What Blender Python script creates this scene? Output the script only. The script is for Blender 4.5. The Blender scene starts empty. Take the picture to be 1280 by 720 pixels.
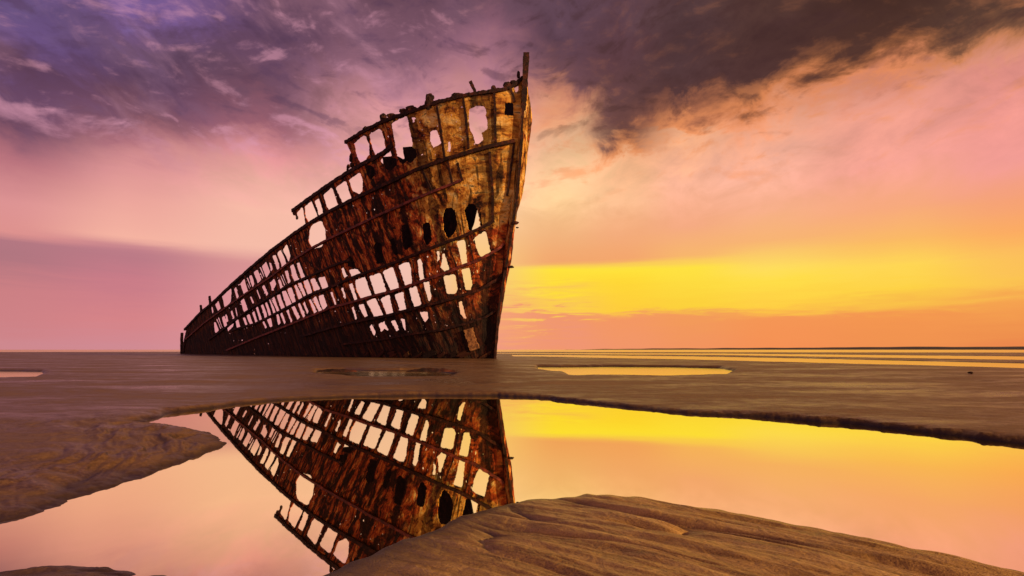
import bpy, math, random
import numpy as np
from math import radians

random.seed(7); rng = np.random.default_rng(7)
scene = bpy.context.scene
col = scene.collection

# ------------------------------------------------------------------ camera maths
PITCH = radians(7.08); F = 620.0; H = 0.40
cp, sp_ = math.cos(PITCH), math.sin(PITCH)

def ray(x, y):
    x = np.asarray(x, float); y = np.asarray(y, float)
    r = (x - 640) / F; u = (360 - y) / F
    return np.stack([r, cp - u * sp_, sp_ + u * cp], -1)

def ground(x, y, z=0.0):
    D = ray(x, y); t = (z - H) / D[..., 2]
    return D[..., 0] * t, D[..., 1] * t

def azel(x, y):
    D = ray(x, y)
    return math.degrees(math.atan2(D[0], D[1])), math.degrees(math.asin(D[2] / np.linalg.norm(D)))

# ------------------------------------------------------------------ numpy noise
_perm = rng.permutation(512)
_grad = rng.normal(size=(512, 2)); _grad /= np.linalg.norm(_grad, axis=1)[:, None]
def noise2(x, y):
    xi = np.floor(x).astype(int); yi = np.floor(y).astype(int)
    xf = x - xi; yf = y - yi
    u = xf * xf * xf * (xf * (xf * 6 - 15) + 10); v = yf * yf * yf * (yf * (yf * 6 - 15) + 10)
    def g(ix, iy, fx, fy):
        h = _grad[_perm[(ix + _perm[iy & 511]) & 511]]
        return h[..., 0] * fx + h[..., 1] * fy
    a = g(xi, yi, xf, yf); b = g(xi + 1, yi, xf - 1, yf)
    c = g(xi, yi + 1, xf, yf - 1); d = g(xi + 1, yi + 1, xf - 1, yf - 1)
    return 1.4 * ((a * (1 - u) + b * u) * (1 - v) + (c * (1 - u) + d * u) * v)
def fbm(x, y, o=4, g=0.5):
    s = 0; a = 1
    for k in range(o):
        s = s + a * noise2(x * 2 ** k + 17.3 * k, y * 2 ** k + 5.1 * k); a *= g
    return s
def smooth(a, b, x):
    t = np.clip((x - a) / (b - a), 0, 1); return t * t * (3 - 2 * t)

def sdf_poly(px, py, poly):
    """signed distance, positive outside"""
    poly = np.asarray(poly, float); n = len(poly)
    d = np.full(px.shape, 1e18); s = np.zeros(px.shape, bool)
    for i in range(n):
        ax, ay = poly[i]; bx, by = poly[(i + 1) % n]
        ex, ey = bx - ax, by - ay
        wx, wy = px - ax, py - ay
        t = np.clip((wx * ex + wy * ey) / (ex * ex + ey * ey + 1e-12), 0, 1)
        dx, dy = wx - ex * t, wy - ey * t
        d = np.minimum(d, dx * dx + dy * dy)
        c = ((ay > py) != (by > py))
        if ey != 0:
            c &= px < ex * (py - ay) / ey + ax
            s ^= c
    return np.where(s, -1, 1) * np.sqrt(d)

# ------------------------------------------------------------------ object helpers
def mesh_obj(name, verts, faces, mat=None, parent=None, smooth_shade=False, uv=None):
    me = bpy.data.meshes.new(name)
    me.from_pydata([tuple(map(float, v)) for v in verts], [], faces)
    me.update()
    if uv is not None:
        l = me.uv_layers.new(name='UVMap')
        vi = np.zeros(len(me.loops), np.int32); me.loops.foreach_get('vertex_index', vi)
        l.data.foreach_set('uv', np.asarray(uv, np.float32)[vi].ravel())
    if smooth_shade:
        me.polygons.foreach_set('use_smooth', [True] * len(me.polygons))
    ob = bpy.data.objects.new(name, me); col.objects.link(ob)
    if mat: me.materials.append(mat)
    if parent: ob.parent = parent
    return ob

class NT:
    def __init__(s, tree):
        s.t = tree; s.n = tree.nodes; s.l = tree.links
        s.n.clear()
    def new(s, typ, **kw):
        o = s.n.new(typ)
        for k, v in kw.items(): setattr(o, k, v)
        return o
    def link(s, a, b): s.l.new(a, b)
    def put(s, sock, v):
        if hasattr(v, 'is_output'): s.link(v, sock)
        else: sock.default_value = v
    def m(s, op, a, b=0.0, c=0.0, clamp=False):
        o = s.new('ShaderNodeMath', operation=op, use_clamp=clamp)
        s.put(o.inputs[0], a); s.put(o.inputs[1], b); s.put(o.inputs[2], c)
        return o.outputs[0]
    def mr(s, v, a, b, c=0.0, d=1.0, interp='SMOOTHSTEP'):
        o = s.new('ShaderNodeMapRange', interpolation_type=interp)
        s.put(o.inputs[0], v); s.put(o.inputs[1], a); s.put(o.inputs[2], b); s.put(o.inputs[3], c); s.put(o.inputs[4], d)
        return o.outputs[0]
    def mix(s, f, a, b, blend='MIX'):
        o = s.new('ShaderNodeMix', data_type='RGBA', blend_type=blend)
        s.put(o.inputs[0], f)
        s.put(o.inputs[6], a if hasattr(a, 'is_output') else (*a, 1)[:4]); s.put(o.inputs[7], b if hasattr(b, 'is_output') else (*b, 1)[:4])
        return o.outputs[2]
    def noise(s, vec, scale, detail=4, rough=0.55, dist=0.0, dim='3D'):
        o = s.new('ShaderNodeTexNoise', noise_dimensions=dim)
        s.put(o.inputs['Vector'], vec); o.inputs['Scale'].default_value = scale
        o.inputs['Detail'].default_value = detail; o.inputs['Roughness'].default_value = rough
        o.inputs['Distortion'].default_value = dist
        return o.outputs[0]
    def comb(s, x, y, z):
        o = s.new('ShaderNodeCombineXYZ'); s.put(o.inputs[0], x); s.put(o.inputs[1], y); s.put(o.inputs[2], z); return o.outputs[0]
    def mapping(s, vec, scale=(1, 1, 1), rot=(0, 0, 0), loc=(0, 0, 0)):
        o = s.new('ShaderNodeMapping'); s.put(o.inputs[0], vec)
        o.inputs['Scale'].default_value = scale; o.inputs['Rotation'].default_value = rot; o.inputs['Location'].default_value = loc
        return o.outputs[0]
    def ramp(s, f, stops, interp='LINEAR'):
        o = s.new('ShaderNodeValToRGB'); r = o.color_ramp; r.interpolation = interp
        s.put(o.inputs[0], f)
        while len(r.elements) > 1: r.elements.remove(r.elements[-1])
        r.elements[0].position = stops[0][0]; r.elements[0].color = (*stops[0][1], 1)
        for p, c in stops[1:]:
            e = r.elements.new(p); e.color = (*c, 1)
        return o.outputs[0]

def lin(c):
    return tuple((v / 255 / 12.92) if v / 255 <= 0.04045 else ((v / 255 + 0.055) / 1.055) ** 2.4 for v in c)

# ------------------------------------------------------------------ world: dusk sky with cloud deck
SUN_AZ, SUN_EL = 119.0, 14.5      # degrees to the right of the view direction (+Y), elevation
def build_world():
    w = bpy.data.worlds.new('World'); scene.world = w; w.use_nodes = True
    N = NT(w.node_tree)
    out = N.new('ShaderNodeOutputWorld'); bg = N.new('ShaderNodeBackground')
    tc = N.new('ShaderNodeTexCoord'); sep = N.new('ShaderNodeSeparateXYZ'); N.link(tc.outputs['Generated'], sep.inputs[0])
    x, y, z = sep.outputs
    el0 = N.m('MULTIPLY', N.m('ARCSINE', z), 180 / math.pi)
    az0 = N.m('MULTIPLY', N.m('ARCTAN2', x, y), 180 / math.pi)
    # cloud-deck plane coordinates (perspective of a flat deck overhead)
    zz = N.m('ADD', N.m('MAXIMUM', z, 0.0), 0.10)
    cx = N.m('DIVIDE', x, zz); cy = N.m('DIVIDE', y, zz)
    pl = N.comb(cx, cy, 0.0)
    wl = N.mr(az0, -8, 10)                       # rolls lean one way at the left, the other way at the right
    def rolls(kx, ky, slope, off):
        al = N.m('ADD', az0, N.m('MULTIPLY', el0, slope)); pe = N.m('ADD', N.m('MULTIPLY', az0, -slope), el0)
        return N.comb(N.m('MULTIPLY', al, kx), N.m('MULTIPLY', pe, ky), off)
    rL = N.noise(rolls(0.040, 0.13, -0.75, 1.0), 1.0, 7, 0.60, 0.6); rR = N.noise(rolls(0.035, 0.12, 0.42, 4.0), 1.0, 7, 0.60, 0.5)
    mxr = N.new('ShaderNodeMix', data_type='FLOAT'); N.link(wl, mxr.inputs[0]); N.link(rL, mxr.inputs[2]); N.link(rR, mxr.inputs[3])
    n1 = mxr.outputs[0]
    n2 = N.noise(N.comb(N.m('MULTIPLY', az0, 0.055), N.m('MULTIPLY', el0, 0.09), 7.0), 1.0, 7, 0.60, 0.3)
    n3 = N.noise(N.comb(N.m('MULTIPLY', az0, 0.17), N.m('MULTIPLY', el0, 0.24), 2.0), 1.0, 7, 0.62, 0.5)
    d1 = N.m('SUBTRACT', n1, 0.5); d2 = N.m('SUBTRACT', n2, 0.5); d3 = N.m('SUBTRACT', n3, 0.5)
    amp = N.mr(el0, 10, 22, 0.0, 1.0)
    low = N.noise(N.comb(N.m('MULTIPLY', az0, 0.05), N.m('MULTIPLY', el0, 0.65), 3.0), 1.0, 5, 0.6, 0.5)
    low2 = N.noise(N.comb(N.m('MULTIPLY', az0, 0.16), N.m('MULTIPLY', el0, 1.6), 9.0), 1.0, 5, 0.6, 0.8)
    dl = N.m('SUBTRACT', low, 0.5); dl2 = N.m('SUBTRACT', low2, 0.5)
    # patch of pink streaks over the yellow band just right of the bow
    pp = N.m('MULTIPLY', N.mr(az0, 5.0, 13.0, 1.0, 0.0), N.mr(az0, -4.0, 1.0, 0.0, 1.0))
    pp = N.m('MAXIMUM', pp, 0.16)
    warp_el = N.m('ADD', N.m('MULTIPLY', amp, N.m('ADD', N.m('ADD', N.m('MULTIPLY', d1, 7.0), N.m('MULTIPLY', d2, 7.0)), N.m('MULTIPLY', d3, 10.0))),
                  N.m('ADD', N.m('MULTIPLY', dl, 0.9), N.m('MULTIPLY', N.m('MULTIPLY', dl2, 15.0), N.m('MULTIPLY', pp, N.mr(el0, 6.5, 9.0, 1.0, 0.0)))))
    el = N.m('ADD', el0, warp_el)
    az = N.m('ADD', az0, N.m('MULTIPLY', amp, N.m('ADD', N.m('MULTIPLY', d2, 6.0), N.m('MULTIPLY', d3, 8.0))))
    S = {
     0:   [(0,(104,80,124)),(50,(112,84,134)),(100,(102,70,100)),(150,(112,74,96)),(200,(186,116,126)),(250,(222,148,148)),(291,(222,146,142)),(298,(180,120,130)),(320,(176,118,128)),(360,(204,128,132)),(400,(206,130,134)),(434,(206,136,142))],
     160: [(0,(118,88,142)),(30,(108,78,115)),(60,(108,78,104)),(100,(98,68,94)),(150,(124,80,96)),(176,(172,110,120)),(210,(220,148,148)),(250,(236,166,156)),(299,(246,180,162)),(307,(200,132,140)),(318,(186,122,134)),(350,(200,124,136)),(400,(214,132,136)),(434,(208,138,146))],
     320: [(0,(124,86,104)),(50,(98,68,92)),(115,(116,78,96)),(158,(160,100,114)),(200,(226,148,150)),(260,(246,186,166)),(310,(246,188,168)),(330,(216,146,146)),(380,(222,148,150)),(434,(220,146,150))],
     500: [(0,(108,74,90)),(60,(128,88,106)),(100,(184,126,140)),(130,(222,152,156)),(200,(240,172,162)),(280,(248,196,176)),(360,(240,190,175)),(434,(236,170,160))],
     600: [(0,(112,78,94)),(50,(148,100,118)),(100,(186,126,138)),(150,(224,154,152)),(200,(244,180,155)),(250,(250,200,158)),(320,(250,200,130)),(350,(248,200,120)),(400,(246,165,118)),(434,(240,155,128))],
     700: [(0,(98,70,84)),(50,(94,66,80)),(95,(120,80,86)),(120,(200,130,104)),(150,(238,166,124)),(190,(246,190,148)),(240,(250,205,150)),(290,(242,180,126)),(328,(242,166,108)),(336,(255,228,60)),(350,(255,220,60)),(390,(250,195,88)),(398,(242,152,106)),(434,(240,150,116))],
     780: [(0,(92,64,74)),(60,(92,60,66)),(120,(100,66,66)),(176,(112,72,66)),(194,(220,138,88)),(205,(246,180,135)),(250,(250,190,145)),(290,(244,172,124)),(326,(244,166,108)),(336,(255,228,60)),(350,(255,216,55)),(388,(254,205,60)),(396,(244,152,98)),(434,(242,150,105))],
     860: [(0,(88,62,64)),(60,(82,56,58)),(120,(84,55,55)),(142,(160,98,72)),(160,(236,148,96)),(172,(248,178,135)),(220,(249,180,150)),(280,(245,170,130)),(320,(248,182,108)),(335,(255,226,66)),(385,(252,208,60)),(393,(243,155,90)),(434,(242,148,95))],
     960: [(0,(82,55,50)),(85,(78,50,48)),(108,(140,86,60)),(124,(214,130,84)),(146,(244,160,120)),(165,(246,172,140)),(200,(250,180,155)),(250,(248,175,140)),(300,(248,180,115)),(336,(255,222,92)),(352,(255,222,72)),(384,(255,205,68)),(396,(245,150,85)),(434,(245,145,85))],
     1120:[(0,(75,48,42)),(58,(84,54,46)),(78,(160,98,64)),(95,(232,142,98)),(110,(218,138,112)),(140,(240,160,140)),(200,(249,166,150)),(260,(248,170,125)),(300,(251,186,100)),(332,(255,215,85)),(360,(254,210,70)),(384,(248,182,75)),(396,(244,150,80)),(434,(240,145,80))],
     1280:[(0,(88,60,50)),(26,(120,80,60)),(45,(190,122,84)),(75,(228,150,125)),(100,(235,150,138)),(200,(241,156,148)),(250,(246,162,118)),(290,(252,172,98)),(320,(252,192,92)),(352,(252,196,82)),(380,(245,160,80)),(434,(235,135,76))],
    }
    E0, E1 = -2.0, 90.0
    keys = sorted(S); acc = None; prev_az = None
    tpos = N.mr(el, E0, E1, 0.0, 1.0, 'LINEAR')
    for k in keys:
        st = []
        for yy, c in S[k][::-1]:
            a, e = azel(k, yy); st.append(((e - E0) / (E1 - E0), lin(c)))
        top = lin(S[k][0][1])
        st.append((0.60, tuple(0.7 * v for v in top))); st.append((1.0, lin((84, 66, 90))))
        c = N.ramp(tpos, st)
        a, _ = azel(k, 300)
        if acc is None: acc = c
        else: acc = N.mix(N.mr(az, prev_az, a), acc, c)
        prev_az = a
    # mauve dusk behind the camera, with a low glow added to light the hull
    back = N.ramp(tpos, [(0.02, lin((205, 140, 126))), (0.12, lin((240, 178, 150))), (0.35, lin((150, 112, 122))), (1.0, lin((84, 66, 90)))])
    fb = N.mr(N.m('ABSOLUTE', az0), 70.0, 150.0)
    acc = N.mix(fb, acc, back)
    # light and dark streaks inside the deck
    streak = N.mr(N.noise(rolls(0.075, 0.19, -0.75, 8.0), 1.0, 6, 0.55, 0.5), 0.52, 0.74)
    lf = N.m('MULTIPLY', N.m('MULTIPLY', streak, N.mr(az0, -4, -22, 0.0, 0.30)), N.mr(el0, 13, 19))
    acc = N.mix(lf, acc, lin((204, 146, 164)))
    shade = N.m('ADD', 1.0, N.m('MULTIPLY', N.mr(el0, 12, 20), N.m('ADD', N.m('MULTIPLY', d1, 0.8), N.m('MULTIPLY', d3, 0.9))))
    # billows lit from underneath by the low sun
    def bil(off, sc):
        return N.noise(N.comb(N.m('MULTIPLY', N.m('ADD', az0, N.m('MULTIPLY', el0, -0.3)), 0.10 * sc), N.m('MULTIPLY', N.m('ADD', el0, off), 0.19 * sc), 5.0), 1.0, 8, 0.58, 0.7)
    emb = N.m('ADD', N.m('SUBTRACT', bil(1.3, 1.0), bil(0.0, 1.0)), N.m('MULTIPLY', N.m('SUBTRACT', bil(0.6, 2.3), bil(0.0, 2.3)), 0.6))
    inside = N.mr(el, 15.0, 22.0)
    lit = N.mix(N.mr(az0, -12, 8), lin((214, 150, 170)), lin((236, 146, 92)))
    lo_f = N.m('MULTIPLY', N.m('MULTIPLY', N.mr(emb, 0.01, 0.24, 0.0, 0.66), inside), N.m('MAXIMUM', N.mr(el0, 30, 21, 0.12, 1.0), N.mr(az0, 2, -14, 0.0, 0.7)))
    acc = N.mix(lo_f, acc, lit)
    dk_f = N.m('MULTIPLY', N.m('MULTIPLY', N.mr(emb, -0.01, -0.20, 0.0, 0.5), N.mr(el, 20.0, 26.0)), N.mr(el0, 12, 18))
    acc = N.mix(dk_f, acc, N.mix(N.mr(az0, -12, 8), lin((84, 58, 84)), lin((70, 44, 44))))
    acc2 = N.new('ShaderNodeVectorMath', operation='SCALE'); N.link(acc, acc2.inputs[0]); N.link(shade, acc2.inputs[3])
    # clear upper air seen through the thin parts of the deck at the left
    sky = N.new('ShaderNodeTexSky', sky_type='NISHITA'); sky.sun_disc = False
    sky.sun_elevation = radians(SUN_EL); sky.sun_rotation = radians(SUN_AZ)
    sk = N.new('ShaderNodeVectorMath', operation='SCALE'); N.link(sky.outputs[0], sk.inputs[0]); sk.inputs[3].default_value = 0.07
    gap = N.m('MULTIPLY', N.mr(n3, 0.56, 0.74, 0.0, 0.14), N.m('MULTIPLY', N.mr(el0, 18, 26), N.mr(az0, -22, -42)))
    fin = N.mix(gap, acc2.outputs[0], sk.outputs[0])
    N.link(fin, bg.inputs[0]); bg.inputs[1].default_value = 1.0
    N.link(bg.outputs[0], out.inputs[0])
    w.cycles.sampling_method = 'MANUAL'; w.cycles.sample_map_resolution = 1024
build_world()

sun = bpy.data.lights.new('sun', 'SUN'); so = bpy.data.objects.new('sun', sun); col.objects.link(so)
sun.energy = 5.0; sun.angle = radians(0.6); sun.color = (1.0, 0.62, 0.28)
so.rotation_euler = (radians(90 - SUN_EL), 0, -radians(SUN_AZ) + math.pi)
so.location = (30, -10, 20)

# ------------------------------------------------------------------ materials
def principled(name):
    m = bpy.data.materials.new(name); m.use_nodes = True
    N = NT(m.node_tree)
    out = N.new('ShaderNodeOutputMaterial'); b = N.new('ShaderNodeBsdfPrincipled')
    N.link(b.outputs[0], out.inputs[0])
    return m, N, b

def rust_material(name, ochre=1.0, dark=1.0):
    m, N, b = principled(name)
    uv = N.new('ShaderNodeUVMap'); uv.uv_map = 'UVMap'
    sep = N.new('ShaderNodeSeparateXYZ'); N.link(uv.outputs[0], sep.inputs[0]); s, h = sep.outputs[0], sep.outputs[1]
    tc = N.new('ShaderNodeTexCoord'); ob = tc.outputs['Object']
    streaks = N.noise(N.mapping(uv.outputs[0], scale=(3.4, 0.75, 1)), 1.7, 8, 0.66, 0.9)
    fine = N.noise(N.mapping(uv.outputs[0], scale=(1.0, 0.45, 1)), 9.0, 8, 0.70, 0.5)
    groove = N.noise(N.mapping(uv.outputs[0], scale=(9.0, 0.30, 1)), 1.5, 5, 0.6, 0.3)
    blotch = N.noise(ob, 1.1, 6, 0.6, 0.6)
    tiny = N.noise(ob, 26.0, 4, 0.6)
    c = N.ramp(N.m('ADD', N.m('MULTIPLY', streaks, 0.62), N.m('MULTIPLY', fine, 0.42)),
               [(0.40, (0.010, 0.004, 0.003)), (0.46, (0.08, 0.017, 0.007)), (0.51, (0.34, 0.050, 0.012)), (0.56, (0.62, 0.14, 0.024)), (0.63, (0.80, 0.36, 0.09))])
    # old ochre paint, lime and dried salt on the plates of the upper bow
    zone = N.m('MULTIPLY', N.mr(s, 2.0, 0.5, 0.0, 1.0), N.mr(h, 3.2, 6.4, 0.25, 1.0))
    oc = N.ramp(N.m('ADD', N.m('MULTIPLY', streaks, 0.55), N.m('MULTIPLY', fine, 0.45)),
                [(0.40, (0.07, 0.018, 0.006)), (0.45, (0.38, 0.13, 0.02)), (0.52, (0.76, 0.40, 0.07)), (0.61, (0.88, 0.68, 0.30))])
    f = N.mr(N.m('ADD', N.m('ADD', N.m('MULTIPLY', blotch, 0.55), N.m('MULTIPLY', streaks, 0.65)), N.m('MULTIPLY', N.m('SUBTRACT', zone, 1.0), 0.32)), 0.46, 0.56, 0.0, ochre)
    c = N.mix(f, c, oc)
    pits = N.m('MAXIMUM', N.mr(fine, 0.57, 0.64), N.mr(groove, 0.55, 0.63))
    c = N.mix(N.m('MULTIPLY', pits, 0.82), c, (0.010, 0.004, 0.003))
    scab = N.mr(N.noise(N.mapping(uv.outputs[0], scale=(1.5, 0.75, 1), loc=(3, 9, 0)), 1.5, 7, 0.66, 0.8), 0.49, 0.57)
    c = N.mix(N.m('MULTIPLY', scab, N.mr(zone, 0.0, 0.8, 0.95, 0.35)), c, (0.016, 0.006, 0.004))
    fr = N.m('ABSOLUTE', N.m('SUBTRACT', N.m('FRACT', N.m('ADD', N.m('DIVIDE', s, 0.62), N.m('MULTIPLY', blotch, 0.35))), 0.5))
    frame = N.mr(N.m('ADD', fr, N.m('MULTIPLY', N.m('SUBTRACT', fine, 0.5), 0.35)), 0.13, 0.06)
    c = N.mix(N.m('MULTIPLY', frame, N.mr(zone, 0.0, 1.0, 0.88, 0.60)), c, (0.016, 0.006, 0.005))
    # deep shade painted black low on the plates and towards the buried stern
    low = N.m('MAXIMUM', N.mr(N.m('ADD', h, N.m('MULTIPLY', blotch, 2.2)), 4.4, 2.4), N.mr(s, 4.0, 18.0, 0.0, 0.85))
    c = N.mix(N.m('MULTIPLY', low, 0.90 * dark), c, (0.012, 0.006, 0.005))
    N.link(c, b.inputs['Base Color'])
    b.inputs['Roughness'].default_value = 0.88
    b.inputs['Specular IOR Level'].default_value = 0.25
    bump = N.new('ShaderNodeBump'); bump.inputs['Strength'].default_value = 0.9; bump.inputs['Distance'].default_value = 0.05
    N.link(N.m('ADD', N.m('MULTIPLY', streaks, 1.2), N.m('SUBTRACT', fine, N.m('ADD', N.m('MULTIPLY', groove, 1.6), N.m('MULTIPLY', frame, -1.2)))), bump.inputs['Height'])
    N.link(bump.outputs[0], b.inputs['Normal'])
    return m

def bar_material():
    m, N, b = principled('rusted_iron_bar')
    tc = N.new('ShaderNodeTexCoord'); ob = tc.outputs['Object']
    f = N.noise(ob, 5.0, 7, 0.65, 0.3)
    c = N.ramp(f, [(0.38, (0.010, 0.004, 0.004)), (0.53, (0.034, 0.010, 0.008)), (0.68, (0.11, 0.026, 0.013))])
    N.link(c, b.inputs['Base Color']); b.inputs['Roughness'].default_value = 0.85
    b.inputs['Specular IOR Level'].default_value = 0.3
    bump = N.new('ShaderNodeBump'); bump.inputs['Strength'].default_value = 0.8; bump.inputs['Distance'].default_value = 0.03
    N.link(N.noise(ob, 12.0, 6, 0.7), bump.inputs['Height']); N.link(bump.outputs[0], b.inputs['Normal'])
    return m

def red_bar_material():
    m, N, b = principled('red_lead_iron_bar')
    tc = N.new('ShaderNodeTexCoord'); ob = tc.outputs['Object']
    f = N.noise(ob, 4.0, 7, 0.65, 0.3)
    c = N.ramp(f, [(0.36, (0.03, 0.008, 0.007)), (0.50, (0.15, 0.022, 0.016)), (0.68, (0.36, 0.07, 0.045))])
    N.link(c, b.inputs['Base Color']); b.inputs['Roughness'].default_value = 0.7
    return m

M_plate = rust_material('rusted_hull_plate')
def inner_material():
    m, N, b = principled('shaded_inner_plate')  # near-black colour stands in for the unlit interior
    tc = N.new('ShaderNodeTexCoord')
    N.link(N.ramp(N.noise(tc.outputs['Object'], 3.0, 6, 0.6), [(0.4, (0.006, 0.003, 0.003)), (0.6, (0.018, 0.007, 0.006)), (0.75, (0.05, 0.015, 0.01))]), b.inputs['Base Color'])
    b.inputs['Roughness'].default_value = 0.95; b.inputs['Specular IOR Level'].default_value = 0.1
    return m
M_inner = inner_material()
M_bar = bar_material(); M_red = red_bar_material()

def sand_material():
    m, N, b = principled('wet_sand')
    tc = N.new('ShaderNodeTexCoord'); ob = tc.outputs['Object']
    geo = N.new('ShaderNodeNewGeometry'); sep = N.new('ShaderNodeSeparateXYZ'); N.link(geo.outputs['Position'], sep.inputs[0])
    big = N.noise(N.mapping(ob, scale=(0.5, 1.6, 1)), 0.9, 6, 0.6, 0.4)
    mid = N.noise(N.mapping(ob, scale=(1, 1.5, 1)), 7.0, 6, 0.65, 0.2)
    grain = N.noise(ob, 420.0, 3, 0.7)
    grit = N.noise(ob, 90.0, 4, 0.7)
    c = N.ramp(N.m('ADD', N.m('MULTIPLY', big, 0.6), N.m('MULTIPLY', mid, 0.4)),
               [(0.38, (0.052, 0.023, 0.011)), (0.52, (0.118, 0.060, 0.019)), (0.66, (0.23, 0.125, 0.040))])
    c = N.mix(N.mr(grit, 0.40, 0.64, 0.0, 0.28), c, (0.36, 0.20, 0.09))
    c = N.mix(N.mr(grain, 0.54, 0.68, 0.0, 0.55), c, (0.035, 0.018, 0.012))
    # golden sunlight painted into the near bar: paler, yellower sand with fine dark mineral streaks
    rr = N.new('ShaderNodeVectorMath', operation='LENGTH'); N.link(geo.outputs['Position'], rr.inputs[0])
    sun_gold = N.m('MULTIPLY', N.m('MULTIPLY', N.mr(N.m('ADD', rr.outputs['Value'], N.m('MULTIPLY', N.m('SUBTRACT', mid, 0.5), 0.5)), 2.0, 1.4), N.mr(sep.outputs[0], -0.55, -0.05)), 1.0)
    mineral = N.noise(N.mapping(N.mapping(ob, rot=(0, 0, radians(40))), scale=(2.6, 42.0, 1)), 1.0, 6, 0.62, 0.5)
    sun_gold_col = N.ramp(N.m('ADD', N.m('MULTIPLY', mineral, 0.52), N.m('MULTIPLY', N.noise(ob, 300.0, 4, 0.75), 0.48)), [(0.38, (0.18, 0.09, 0.025)), (0.47, (0.42, 0.235, 0.065)), (0.57, (0.62, 0.38, 0.12)), (0.68, (0.76, 0.52, 0.19))])
    c = N.mix(N.m('MULTIPLY', sun_gold, 0.85), c, sun_gold_col)
    c = N.mix(N.m('MULTIPLY', sun_gold, N.mr(N.noise(ob, 190.0, 2, 0.6), 0.66, 0.72, 0.0, 0.7)), c, (0.03, 0.015, 0.010))
    wet = N.mr(sep.outputs[2], 0.002, 0.026, 0.80, 0.0)
    c = N.mix(wet, c, (0.022, 0.012, 0.011))
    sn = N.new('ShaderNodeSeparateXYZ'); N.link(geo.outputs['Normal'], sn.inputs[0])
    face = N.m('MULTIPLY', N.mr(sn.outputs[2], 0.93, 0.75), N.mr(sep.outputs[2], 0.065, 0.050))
    c = N.mix(N.m('MULTIPLY', N.m('MULTIPLY', face, 0.7), N.m('SUBTRACT', 1.0, sun_gold)), c, (0.016, 0.010, 0.012))
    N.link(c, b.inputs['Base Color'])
    r = N.mr(N.m('ADD', big, N.m('MULTIPLY', mid, 0.5)), 0.52, 0.95, 0.26, 0.62)
    r = N.m('ADD', N.m('MULTIPLY', r, N.m('SUBTRACT', 1.0, sun_gold)), N.m('MULTIPLY', sun_gold, 0.32))
    N.link(r, b.inputs['Roughness'])
    b.inputs['Specular IOR Level'].default_value = 0.36
    bump = N.new('ShaderNodeBump'); bump.inputs['Strength'].default_value = 0.35; bump.inputs['Distance'].default_value = 0.003
    N.link(N.m('ADD', N.m('MULTIPLY', grit, 1.2), N.m('MULTIPLY', grain, 0.5)), bump.inputs['Height'])
    b2 = N.new('ShaderNodeBump'); b2.inputs['Strength'].default_value = 0.35; b2.inputs['Distance'].default_value = 0.02
    b3 = N.new('ShaderNodeBump'); b3.inputs['Strength'].default_value = 0.7; b3.inputs['Distance'].default_value = 0.008
    N.link(N.m('MULTIPLY', N.m('ADD', N.m('MULTIPLY', mineral, 1.2), N.m('MULTIPLY', N.noise(N.mapping(N.mapping(ob, rot=(0, 0, radians(62))), scale=(9.0, 34.0, 1)), 1.0, 5, 0.6, 0.9), 0.9)), sun_gold), b3.inputs['Height']); N.link(b2.outputs[0], b3.inputs['Normal'])
    N.link(mid, b2.inputs['Height']); N.link(bump.outputs[0], b2.inputs['Normal'])
    N.link(b3.outputs[0], b.inputs['Normal'])
    return m

def water_material():
    m = bpy.data.materials.new('still_water'); m.use_nodes = True
    N = NT(m.node_tree); out = N.new('ShaderNodeOutputMaterial')
    g = N.new('ShaderNodeBsdfGlossy'); g.inputs['Color'].default_value = (1.0, 0.97, 0.65, 1)
    d = N.new('ShaderNodeBsdfDiffuse'); d.inputs['Color'].default_value = (0.10, 0.055, 0.025, 1)
    lw = N.new('ShaderNodeLayerWeight'); lw.inputs['Blend'].default_value = 0.5
    mx = N.new('ShaderNodeMixShader'); N.link(N.mr(lw.outputs['Facing'], 0.3, 0.75, 0.80, 0.98), mx.inputs[0])
    N.link(d.outputs[0], mx.inputs[1]); N.link(g.outputs[0], mx.inputs[2])
    tc = N.new('ShaderNodeTexCoord')
    ln = N.new('ShaderNodeVectorMath', operation='LENGTH'); N.link(tc.outputs['Object'], ln.inputs[0])
    N.link(N.mr(ln.outputs['Value'], 5.2, 8.5, 0.012, 0.15), g.inputs['Roughness'])     # wind ruffles the open water
    n = N.noise(N.mapping(tc.outputs['Object'], scale=(1, 2.2, 1)), 2.2, 3, 0.5)
    bump = N.new('ShaderNodeBump'); bump.inputs['Strength'].default_value = 0.12; bump.inputs['Distance'].default_value = 0.0006
    N.link(n, bump.inputs['Height']); N.link(bump.outputs[0], g.inputs['Normal'])
    N.link(mx.outputs[0], out.inputs[0])
    return m
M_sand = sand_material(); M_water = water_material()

# ------------------------------------------------------------------ ground: one sheet of sand with hollows for the water
def U(pts):
    """pixel outline with height of each point -> metres on the beach"""
    out = []
    for p in pts:
        X, Y = ground(p[0], p[1], p[2] if len(p) > 2 else 0.0); out.append((float(X), float(Y)))
    return out
main_pool = U([(176,524,.02),(215,516),(262,511),(300,505),(360,500),(430,496.5),(520,495),(620,495),(680,498),(760,507),(850,517),(950,522),(1050,530),(1150,540),(1280,556),(1500,585),(1900,660),
               (1900,860),(1500,800),(1400,716,.03),(1280,694,.03),(1150,668,.03),(1000,641,.03),(900,623,.03),(800,609,.03),(730,604,.03),(650,612,.03),(580,630,.03),(500,656,.03),(430,686,.03),(385,708,.03),(352,726,.03),(325,800,.03),(262,800,.03),(238,722,.03),(205,700,.03),(140,687,.03),(60,689,.03),(0,696,.03),(-150,708,.03),(-500,760,.03),
               (-600,705),(-200,686),(0,655),(60,640),(120,615),(200,590),(250,572),(279,560),(284,552,.01),(268,541,.02),(232,530,.02)])
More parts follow.
